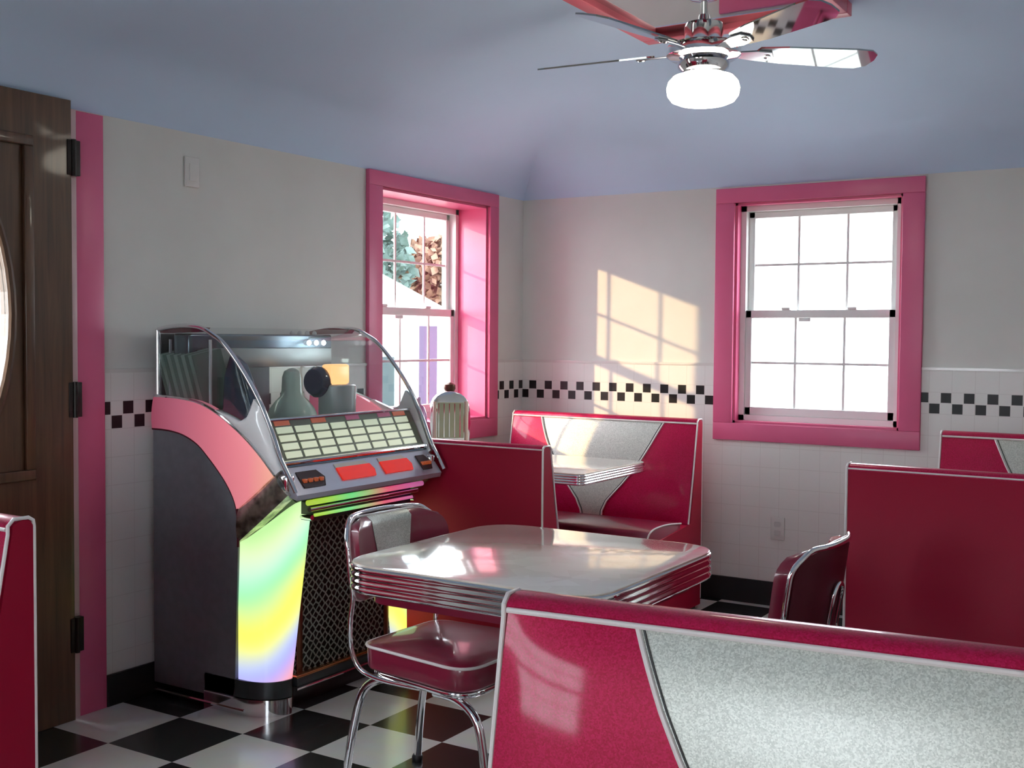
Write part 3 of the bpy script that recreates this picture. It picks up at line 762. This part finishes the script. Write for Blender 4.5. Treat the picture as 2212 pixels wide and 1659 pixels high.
# disc rack on the left: tilted discs
m_rack = mat('rack_green', (.16, .22, .19), .35, .3)
rk = MB(); rk.box(jx(.06), jx(.30), -HWJ+.03, -HWJ+.27, 1.055, 1.07, .003); rack = link('disc_rack', rk, m_rack, J)
for x in (.075, .285):
    b = MB(); b.tube([(jx(x), -HWJ+.04, 1.07), (jx(x), -HWJ+.04, 1.33)], .006, 8); link('rack_post', b, m_chrome_d, rack)
m_disc = mat('disc_sleeve', (.34, .42, .37), .3, .2)
for k in range(11):
    b = MB(); b.box(-.055, .055, -.0015, .0015, 0, .22, .0005); d = link('disc_sleeve', b, m_disc if k % 2 else m_rack, rack)
    d.matrix_local = Matrix.Translation((jx(.085+.019*k), -HWJ+.10, 1.072)) @ Matrix.Rotation(R(62), 4, 'Z') @ Matrix.Rotation(R(-14), 4, 'Y')
# dark blue curved cowling
b = MB(); b.prism([(jx(.33), 1.03), (jx(.34), 1.20), (jx(.37), 1.275), (jx(.42), 1.24), (jx(.46), 1.15), (jx(.50), 1.02), (jx(.52), .97), (jx(.40), .985)], 'y', -HWJ+.05, -HWJ+.10, .008); link('cowling', b, mat('navy_plastic', (.04, .07, .11), .12, 0, 1), J)
# mechanism: pale moulded pod, black spindle head, amber lamp, translucent cylinder
b = MB(); b.lathe([(.105, .985), (.10, 1.03), (.085, 1.07), (.062, 1.10), (.046, 1.115), (.040, 1.14), (.038, 1.19), (.030, 1.212), (.012, 1.222), (.001, 1.224)], (jx(.40), -.09, 0), 32); link('mechanism_pod', b, mat('pale_green_plastic', (.50, .60, .48), .3, 0, .4), J)
b = MB(); b.lathe([(.001, -.028), (.05, -.028), (.062, -.01), (.062, .012), (.05, .03), (.001, .03)], (jx(.36), .10, 1.165), 32, 'y'); link('spindle_head', b, mat('dark_plum_plastic', (.02, .012, .03), .15, 0, .8), J)
b = MB(); b.lathe([(.075, 1.0), (.075, 1.15), (.068, 1.155)], (jx(.40), .17, 0), 32); link('selector_drum', b, mat('translucent_grey', (.42, .44, .42), .2, 0, .5), J)
b = MB(); b.box(jx(.37), jx(.43), .105, .215, 1.155, 1.235, .012); link('amber_lamp', b, mat('amber_lamp_plastic', (.8, .4, .15), .3, emit=(1, .50, .20), estr=.75), J)
b = MB(); b.box(jx(.16), jx(.56), -HWJ+.03, HWJ-.03, .94, .99, .01); link('mechanism_deck', b, mat('deck_green', (.09, .13, .10), .3, .2), J)
# title rack
tr = MB(); A0 = Vector((jx(.575), 0, 1.045)); A1 = Vector((jx(.648), 0, .905)); dv = (A1-A0); nrm = Vector((dv.z*-1, 0, dv.x)).normalized()
if nrm.x < 0: nrm = -nrm
def on_rack(u, v, h=0): p = A0 + dv*v + nrm*h; return (p.x, u, p.z)
def rack_box(mb_, u0, u1, v0, v1, h0, h1):
    vs = [mb_.bm.verts.new(on_rack(u, v, h)) for h in (h0, h1) for u, v in ((u0, v0), (u1, v0), (u1, v1), (u0, v1))]
    for f_ in ((3, 2, 1, 0), (4, 5, 6, 7), (0, 1, 5, 4), (1, 2, 6, 5), (2, 3, 7, 6), (3, 0, 4, 7)): mb_.bm.faces.new([vs[i] for i in f_])
rack_box(tr, -HWJ+.02, HWJ-.02, -.02, 1.02, -.03, 0); tro = link('title_rack', tr, mat('rack_olive', (.16, .18, .12), .4), J, smooth=False)
m_card = mat('title_card', (.72, .76, .56), .5, emit=(.75, .82, .58), estr=.25)
m_cardo = mat('orange_card', (.55, .12, .05), .5, emit=(.5, .10, .04), estr=.2)
ncol = 8; cw = (2*HWJ-.10)/ncol
for i in range(ncol):
    u0 = -HWJ+.05+cw*i
    for r in range(4):
        b = MB(); rack_box(b, u0+.008, u0+cw-.008, .16+r*.20, .16+r*.20+.15, 0, .003); cobj = link('title_card', b, m_card, tro, smooth=False)
    if i in (0, 2, 4, 6, 7):
        b = MB(); rack_box(b, u0+.008, u0+cw-.012, .01, .12, 0, .003); c_ = link('header_card', b, m_cardo if i in (0, 2, 7) else m_pink, tro, smooth=False); c_['label'] = 'red orange header card' if i in (0, 2, 7) else 'pink header card'
b = MB(); b.tube([on_rack(-HWJ+.02, -.02, .004), on_rack(HWJ-.02, -.02, .004)], .006, 8); link('rack_rail', b, m_chrome, tro)
b = MB(); b.tube([on_rack(-HWJ+.01, 1.03, .006), on_rack(HWJ-.01, 1.03, .006)], .009, 8); link('rack_rail', b, m_chrome, tro)
# control panel
cp = MB(); cp.prism([(jx(.652), .900), (jx(.735), .800), (jx(.728), .782), (jx(.66), .80), (jx(.60), .84), (jx(.60), .90)], 'y', -HWJ+.012, HWJ-.012, .003); cpo = link('control_panel', cp, m_jgrey, J)
P0 = Vector((jx(.652), 0, .900)); P1 = Vector((jx(.735), 0, .800)); pv = P1-P0; pn = Vector((-pv.z, 0, pv.x)).normalized()
def on_panel(u, v, h): p = P0+pv*v+pn*h; return (p.x, u, p.z)
def panel_poly(pts, h0, h1):
    q = MB(); A = [q.bm.verts.new(on_panel(u, v, h0)) for u, v in pts]; B = [q.bm.verts.new(on_panel(u, v, h1)) for u, v in pts]
    q.bm.faces.new(A); q.bm.faces.new(B[::-1]); n = len(pts)
    for i in range(n): q.bm.faces.new((A[i], B[i], B[(i+1) % n], A[(i+1) % n]))
    return q
b = panel_poly([(-HWJ+.02, .05), (HWJ-.02, .05), (HWJ-.02, .12), (-HWJ+.02, .12)], .001, .004); link('panel_rail', b, m_teal, cpo, smooth=False)
m_redd = mat('red_display', (.5, .02, .01), .15, 0, .6, emit=(.75, .02, .005), estr=.38); m_amb = mat('amber_keys', (.22, .05, .02), .3, 0, .5, emit=(.35, .07, .02), estr=.35)
for (u0, u1) in ((-.165, .035), (.085, .265)):
    b = panel_poly([(u0, .34), (u1-.012, .34), (u1, .55), (u1-.012, .76), (u0, .76)], .001, .006); link('display', b, m_redd, cpo, smooth=False)
    b = panel_poly([(u0, .20), (u1-.03, .20), (u1-.012, .33), (u0, .33)], .001, .003); link('display_header', b, mat('display_header_grey', (.62, .58, .52), .4), cpo, smooth=False)
for (u0, u1) in ((-.375, -.245), (.315, .395)):
    b = panel_poly([(u0, .30), (u1-.025, .30), (u1, .55), (u1-.02, .82), (u0, .82)], .001, .004); kp = link('key_pad', b, mat('key_well', (.04, .015, .015), .3), cpo, smooth=False)
    n = 4 if u0 < 0 else 3
    for k in range(n):
        b = MB(); c = on_panel(u0+.018+k*(u1-u0-.035)/(n-1)*.9, .60, .006); b.box(c[0]-.007, c[0]+.007, c[1]-.009, c[1]+.009, c[2]-.008, c[2]+.006, .003); link('key', b, m_amb, kp)
# underside steps with lit strips
m_rain = mat('lit_rainbow_strip', (.4, .4, .3), .25)
def _rain(m, axis, scale, off, cols, strength):
    tc = N(m, 'ShaderNodeTexCoord'); sp = N(m, 'ShaderNodeSeparateXYZ'); L(m, tc.outputs['Object'], sp.inputs[0])
    v = math_node(m, 'ADD', math_node(m, 'MULTIPLY', sp.outputs[axis], scale), off)
    cr = N(m, 'ShaderNodeValToRGB'); e = cr.color_ramp.elements
    e[0].position = cols[0][0]; e[0].color = (*cols[0][1], 1); e[1].position = cols[-1][0]; e[1].color = (*cols[-1][1], 1)
    for p, c in cols[1:-1]: q = e.new(p); q.color = (*c, 1)
    L(m, v, cr.inputs['Fac']); L(m, cr.outputs['Color'], bsdf(m).inputs['Emission Color']); bsdf(m).inputs['Emission Strength'].default_value = strength
    return m
_rain(m_rain, 'Y', 1.15, .5, [(.02, (.35, .45, .01)), (.22, (.30, .55, .03)), (.38, (.10, .60, .18)), (.5, (.30, .40, .15)), (.62, (.60, .06, .13)), (.8, (.45, .08, .25)), (1, (.2, .05, .15))], .62)
b = MB(); b.prism([(jx(.725), .782), (jx(.66), .765), (jx(.60), .80)], 'y', -HWJ+.08, HWJ-.08); b.box(jx(.56), jx(.68), -HWJ+.15, HWJ-.15, .69, .78); lip = link('lower_lip', b, m_jblack, J, smooth=False)
b = MB(); b.tube([(jx(.70), -HWJ+.10, .762), (jx(.70), HWJ-.10, .762)], .010, 10); link('lit_strip', b, m_rain, lip)
b = MB(); b.tube([(jx(.690), -HWJ+.12, .736), (jx(.690), HWJ-.12, .736)], .009, 10); link('chrome_rail', b, m_chrome, lip)
b = MB(); b.tube([(jx(.688), -HWJ+.15, .712), (jx(.688), HWJ-.15, .712)], .006, 10); link('lit_strip', b, m_rain, lip)
# grille
m_gr = mat('lattice_grille', (.02, .025, .022), .25, .4)
def _grille():
    m = m_gr; tc = N(m, 'ShaderNodeTexCoord'); mp = N(m, 'ShaderNodeMapping'); mp.inputs['Rotation'].default_value = (R(45), 0, 0); mp.inputs['Scale'].default_value = (1, 32, 32)
    v = N(m, 'ShaderNodeTexVoronoi', feature='DISTANCE_TO_EDGE'); v.inputs['Scale'].default_value = 1.3; v.inputs['Randomness'].default_value = .35
    cr = N(m, 'ShaderNodeValToRGB'); cr.color_ramp.interpolation = 'LINEAR'
    cr.color_ramp.elements[0].position = .09; cr.color_ramp.elements[0].color = (.26, .28, .24, 1); cr.color_ramp.elements[1].position = .16; cr.color_ramp.elements[1].color = (.008, .010, .009, 1)
    L(m, tc.outputs['Object'], mp.inputs[0]); L(m, mp.outputs[0], v.inputs['Vector']); L(m, v.outputs['Distance'], cr.inputs['Fac']); L(m, cr.outputs['Color'], bsdf(m).inputs['Base Color'])
_grille()
GX = .600
b = MB(); b.box(jx(GX-.02), jx(GX), -.31, .31, .12, .70); gr = link('speaker_grille', b, m_gr, J, smooth=False)
m_cop = mat('copper_strip', (.20, .07, .04), .25, .7)
for ya in (-.285, .215):
    b = MB(); b.box(jx(GX), jx(GX+.005), ya, ya+.03, .12, .70, .004); link('grille_frame', b, m_cop, gr)
# pilasters
m_pil = mat('lit_pilaster_plastic', (.10, .11, .09), .25, 0, .2)
def _pil():
    m = m_pil; tc = N(m, 'ShaderNodeTexCoord'); sp = N(m, 'ShaderNodeSeparateXYZ'); L(m, tc.outputs['Object'], sp.inputs[0])
    ay = math_node(m, 'ABSOLUTE', sp.outputs['Y'])
    inner = math_node(m, 'SUBTRACT', HWJ, ay)                     # 0 at the outer edge .. .17 inside
    nz = N(m, 'ShaderNodeTexNoise'); nz.inputs['Scale'].default_value = 3.0; L(m, tc.outputs['Object'], nz.inputs['Vector'])
    v = math_node(m, 'SUBTRACT', math_node(m, 'MULTIPLY', sp.outputs['Z'], 1.60), math_node(m, 'MULTIPLY', inner, 1.55))
    v = math_node(m, 'ADD', v, math_node(m, 'MULTIPLY', math_node(m, 'GREATER_THAN', sp.outputs['Y'], 0.0), .30))
    v = math_node(m, 'ADD', math_node(m, 'SUBTRACT', v, .03), math_node(m, 'MULTIPLY', math_node(m, 'SUBTRACT', nz.outputs['Fac'], .5), .10))
    cr = N(m, 'ShaderNodeValToRGB'); e = cr.color_ramp.elements; cr.color_ramp.interpolation = 'B_SPLINE'
    cols = [(0.0, (1.0, .35, .40)), (.06, (.95, .45, .60)), (.16, (.42, .40, 1.0)), (.25, (.50, .62, 1.0)), (.34, (1.0, 1.0, .22)), (.46, (.95, 1.0, .10)), (.56, (.75, 1.0, .35)), (.66, (.28, .95, .45)), (.76, (.60, 1.0, .75)), (.88, (.85, 1.0, .55)), (1.0, (.45, .85, .30))]
    e[0].position = 0; e[0].color = (*cols[0][1], 1); e[1].position = 1; e[1].color = (*cols[-1][1], 1)
    for p, c in cols[1:-1]: q = e.new(p); q.color = (*c, 1)
    L(m, v, cr.inputs['Fac']); L(m, cr.outputs['Color'], bsdf(m).inputs['Emission Color']); bsdf(m).inputs['Emission Strength'].default_value = .62
_pil()
def pilaster(s):
    """curved corner column: wraps from the side panel edge to the grille, cut diagonally at the top"""
    q = MB(); n = 14; NZ = 20; F, Bk = [], []
    for i in range(NZ+1):
        t = i/NZ; rf, rb = [], []
        for k in range(n+1):
            u = k/n; a = R(90*u)
            ztop = .612 + .165*u**.8; z = .125 + (ztop-.125)*t
            yin = .095 + .10*z/.7 + (.04 if s > 0 else 0)
            # superellipse corner from (x=.462,|y|=HWJ) to (x=.625,|y|=HWJ-yin)
            xx = .462 + (.150+.02*z)*math.sin(a)**.62; yy = HWJ - .002 - yin*(1-max(math.cos(a), 0)**.9)
            rf.append(q.bm.verts.new((jx(xx), s*yy, z))); rb.append(q.bm.verts.new((jx(xx-.03*math.sin(a)-.002), s*(yy-.03), z)))
        F.append(rf); Bk.append(rb)
    for i in range(NZ):
        for k in range(n):
            q.bm.faces.new((F[i][k], F[i][k+1], F[i+1][k+1], F[i+1][k])); q.bm.faces.new((Bk[i][k], Bk[i+1][k], Bk[i+1][k+1], Bk[i][k+1]))
        q.bm.faces.new((F[i][0], F[i+1][0], Bk[i+1][0], Bk[i][0])); q.bm.faces.new((F[i][n], Bk[i][n], Bk[i+1][n], F[i+1][n]))
    for k in range(n):
        q.bm.faces.new((F[0][k], Bk[0][k], Bk[0][k+1], F[0][k+1])); q.bm.faces.new((F[NZ][k], F[NZ][k+1], Bk[NZ][k+1], Bk[NZ][k]))
    o = link('pilaster', q, m_pil, J, angle=70); o['label'] = 'rainbow lit curved corner pilaster'
    # dark band and chrome foot under it
    def wrap(z0, z1, g, mt, nm, y_in=.17):
        q = MB(); A, B = [], []
        pts = [(.30, HWJ+.004+g)] + [(.462+(.155+g)*math.sin(R(90*k/10)), HWJ+.004+g-.112*(1-math.cos(R(90*k/10)))) for k in range(11)] + [(.56, HWJ-.18), (.30, HWJ-.18)]
        for x, y in pts: A.append(q.bm.verts.new((jx(x), s*y, z0))); B.append(q.bm.verts.new((jx(x), s*y, z1)))
        q.bm.faces.new(A); q.bm.faces.new(B[::-1])
        for i in range(len(A)): q.bm.faces.new((A[i], B[i], B[(i+1) % len(A)], A[(i+1) % len(A)]))
        return link(nm, q, mt, J, angle=50)
    wrap(.062, .124, .002, mat('dark_slate_base', (.05, .06, .065), .3, .3), 'base_band')
    wrap(.0, .060, .006, m_chrome, 'foot')
pilaster(-1); pilaster(1)
m_glint_white = mat('painted_glint_white', (.95, .95, .93), .2, 0, 1)  # plain near-white; the window's glint on chrome is put into this colour
m_crink = noisy(mat('sparkle_crinkle_chrome', (.5, .46, .4), .25, .85), (.20, .17, .14), (.80, .74, .62), 26)  # brown crinkles and cream sparkle of the chrome are painted as mottling
# diagonal chrome corner trims between band and pilaster
for s in (-1, 1):
    A = [(.470, .735), (.560, .800), (.645, .868)]; B = [(.468, .615), (.585, .705), (.705, .800)]
    o = link('corner_trim', strip_solid(resample(A, 6), resample(B, 6), s*(HWJ-.045), s*(HWJ+.006), s*.010), m_crink, J, angle=60)
    b = MB(); b.box(jx(.640), jx(.700), s*(HWJ-.02)-.022, s*(HWJ-.02)+.022, .800, .872, .014); link('corner_boss', b, m_chrome, o)
    # chrome fillet between side glass and band; window highlight painted as white
    A = [(.37, 1.082), (.43, 1.062), (.48, 1.045), (.515, 1.062), (.545, 1.125), (.575, 1.10), (.61, 1.035), (.645, .955), (.675, .885)]; B = [(.36, 1.076), (.40, 1.056), (.45, 1.026), (.49, 1.0), (.53, .970), (.56, .946), (.59, .920), (.62, .890), (.65, .864)]
    link('glint_fillet', strip_solid(A, B, s*(HWJ-.01), s*(HWJ+.006), s*.008), m_glint_white, J, angle=60)
    b = MB(); b.tube([(jx(.64), s*.30, .705), (jx(.69), s*.30, .705)], .010, 10); link('strip_bracket', b, m_chrome, lip)
# base rails
b = MB(); b.box(jx(.56), jx(.622), -.30, .30, .085, .125, .006); link('base_rail', b, mat('dark_slate_rail', (.06, .07, .075), .25, .4), J)
b = MB(); b.box(jx(.60), jx(.628), -.31, .31, .120, .131, .003); link('copper_rail', b, mat('copper_rail_metal', (.50, .22, .10), .2, .9), J)
b = MB(); b.tube([(jx(.625), -.31, .082), (jx(.625), .31, .082)], .005, 8); link('chrome_rail', b, m_chrome, J)
b = MB(); b.box(jx(.05), jx(.56), -HWJ+.05, HWJ-.05, .0, .07); link('plinth', b, m_jblack, J)
for yb in (-HWJ-.006, HWJ+.006):
    b = MB(); b.tube([(jx(.03), yb, .02), (jx(.50), yb, .018)], .007, 8); link('base_strip', b, m_chrome, J)

# ------------------------------------------------------------------ tabletop selector and bottle on the booth table
k_ = thing('tabletop_selector', 'small chrome tabletop music selector box on the booth table by the left window', 'tabletop jukebox', (.165, -.955, .762), R(40))
b = MB(); b.prism(rounded(-.095, .095, -.07, .07, .02, 5), 'z', 0, .055, .004); link('base', b, m_chrome_d, k_)
b = MB(); prof = [(-.095, .055), (.095, .055), (.10, .16)] + [(.095*math.cos(R(a)), .235+.085*math.sin(R(a))) for a in range(0, 181, 15)] + [(-.10, .16)]
b.prism(prof, 'y', -.055, .055, .006); link('housing', b, m_chrome, k_)
b = MB(); b.box(-.065, .065, -.064, -.055, .09, .265, .003); pg = link('page_window', b, mat('page_green', (.28, .30, .20), .3, 0, .5, emit=(.25, .28, .18), estr=.15), k_)
b = MB()
for i in range(5): b.box(-.058+.026*i-.002, -.058+.026*i+.002, -.068, -.063, .095, .26)
link('page_divider', b, m_chrome, pg)
for sx in (-1, 1):
    b = MB(); b.tube([(.078*sx, -.062, .07), (.078*sx, -.062, .27)], .009, 10); link('side_column', b, mat('warm_column', (.72, .62, .50), .25, .3), k_)
b = MB(); b.lathe([(.022, .315), (.030, .33), (.028, .35), (.012, .36), (.001, .361)], (0, 0, 0), 20); link('top_knob', b, mat('dark_bronze_knob', (.10, .05, .03), .3, .6), k_)
b = MB(); b.lathe([(.011, -.074), (.011, -.068)], (.02, 0, .028), 14, 'y'); link('coin_button', b, mat('dark_bronze_button', (.06, .035, .03), .3, .5), k_)
o = thing('squeeze_bottle', 'mauve pink bottle with a small knob top behind the tabletop selector', 'bottle', (.10, -1.12, .762))
m_mauve = mat('mauve_plastic', (.50, .20, .42), .3, 0, .3)
b = MB(); b.lathe([(.026, 0), (.030, .01), (.034, .08), (.040, .16), (.038, .21), (.026, .245), (.014, .255)], (0, 0, 0), 28); link('body', b, m_mauve, o)
b = MB(); b.lathe([(.014, .253), (.010, .27), (.012, .282), (.006, .292), (.001, .294)], (0, 0, 0), 20); link('cap', b, mat('lilac_cap', (.55, .42, .60), .3), o)

# ------------------------------------------------------------------ outside
m_grass = noisy(mat('pale_gravel', (.30, .29, .26), .9), (.26, .25, .22), (.34, .33, .30), 2)
b = MB(); b.box(-60, 40, -40, 60, -.6, -.45); o = link('ground', b, m_grass, None, False); o['kind'] = 'structure'; o['label'] = 'pale ground outside'; o['category'] = 'ground'
hs = thing('white_house', 'white gabled building outside the left window with a lilac door', 'house', (-5.05, 5.60, -.45), R(37))
m_hw = mat('house_white', (.60, .64, .64), .7)
b = MB(); b.prism([(-4.5, 0), (-4.5, 3.1), (-3.0, 3.95), (0, 2.36), (1.6, 1.52), (1.6, 0)], 'y', 0, 4.5); link('wall', b, m_hw, hs, False)
b = MB(); b.prism([(-3.0, 3.97), (1.9, 1.37), (1.9, 1.31), (-3.0, 3.90), (-4.8, 2.90), (-4.8, 2.96)], 'y', -.15, 4.7); link('roof', b, mat('pale_shingles', (.60, .61, .62), .8), hs, False)
b = MB(); b.box(.12, .34, -.04, .02, 0, 1.93, .005); link('door', b, mat('lilac_door', (.050, .026, .065), .5), hs, False)
b = MB(); b.box(.42, .47, -.05, .02, 0, 1.9); link('corner_post', b, mat('grey_post', (.05, .055, .055), .6), hs, False)
b = MB(); b.box(-.55, -.18, -.04, .02, .95, 1.55, .005); link('window', b, mat('house_window', (.04, .055, .06), .3), hs, False)
def leaf_mat(name, a, c):
    m = noisy(mat(name, a, .7), a, c, 6); return m
def tree(name, label, x, y, h, rad, mt, seed):
    rn = random.Random(seed); t_ = thing(name, label, 'tree', (x, y, -.45), 0, 'trees outside the left window')
    b = MB(); b.tube([(0, 0, 0), (.1, .05, h*.3), (0, .1, h*.55), (.15, 0, h*.8)], [.22, .17, .12, .05], 10); link('trunk', b, mat(name+'_bark', (.10, .07, .05), .9), t_)
    b = MB(); bm = b.bm
    for i in range(2600):
        th_, ph = rn.uniform(0, 2*math.pi), math.acos(rn.uniform(-1, 1)); rr = rad*rn.uniform(.35, 1)**.5
        c = Vector((rr*math.sin(ph)*math.cos(th_), rr*math.sin(ph)*math.sin(th_), h*.68 + rr*.85*math.cos(ph)))
        u = Vector((rn.gauss(0, 1), rn.gauss(0, 1), rn.gauss(0, 1))).normalized(); v = u.orthogonal().normalized(); s_ = rn.uniform(.09, .18)
        bm.faces.new([bm.verts.new(c+u*s_), bm.verts.new(c+v*s_*.6), bm.verts.new(c-u*s_), bm.verts.new(c-v*s_*.6)])
    link('foliage', b, mt, t_, False)
tree('leafy_tree', 'blue green tree outside the left window beyond the white building', -13.3, 13.4, 4.9, 2.0, leaf_mat('foliage_green', (.03, .06, .045), (.07, .11, .10)), 3)
tree('leafy_tree', 'rust coloured autumn tree outside the left window, right of the green tree', -12.9, 17.3, 4.8, 1.2, leaf_mat('foliage_rust', (.09, .04, .02), (.17, .09, .05)), 5)
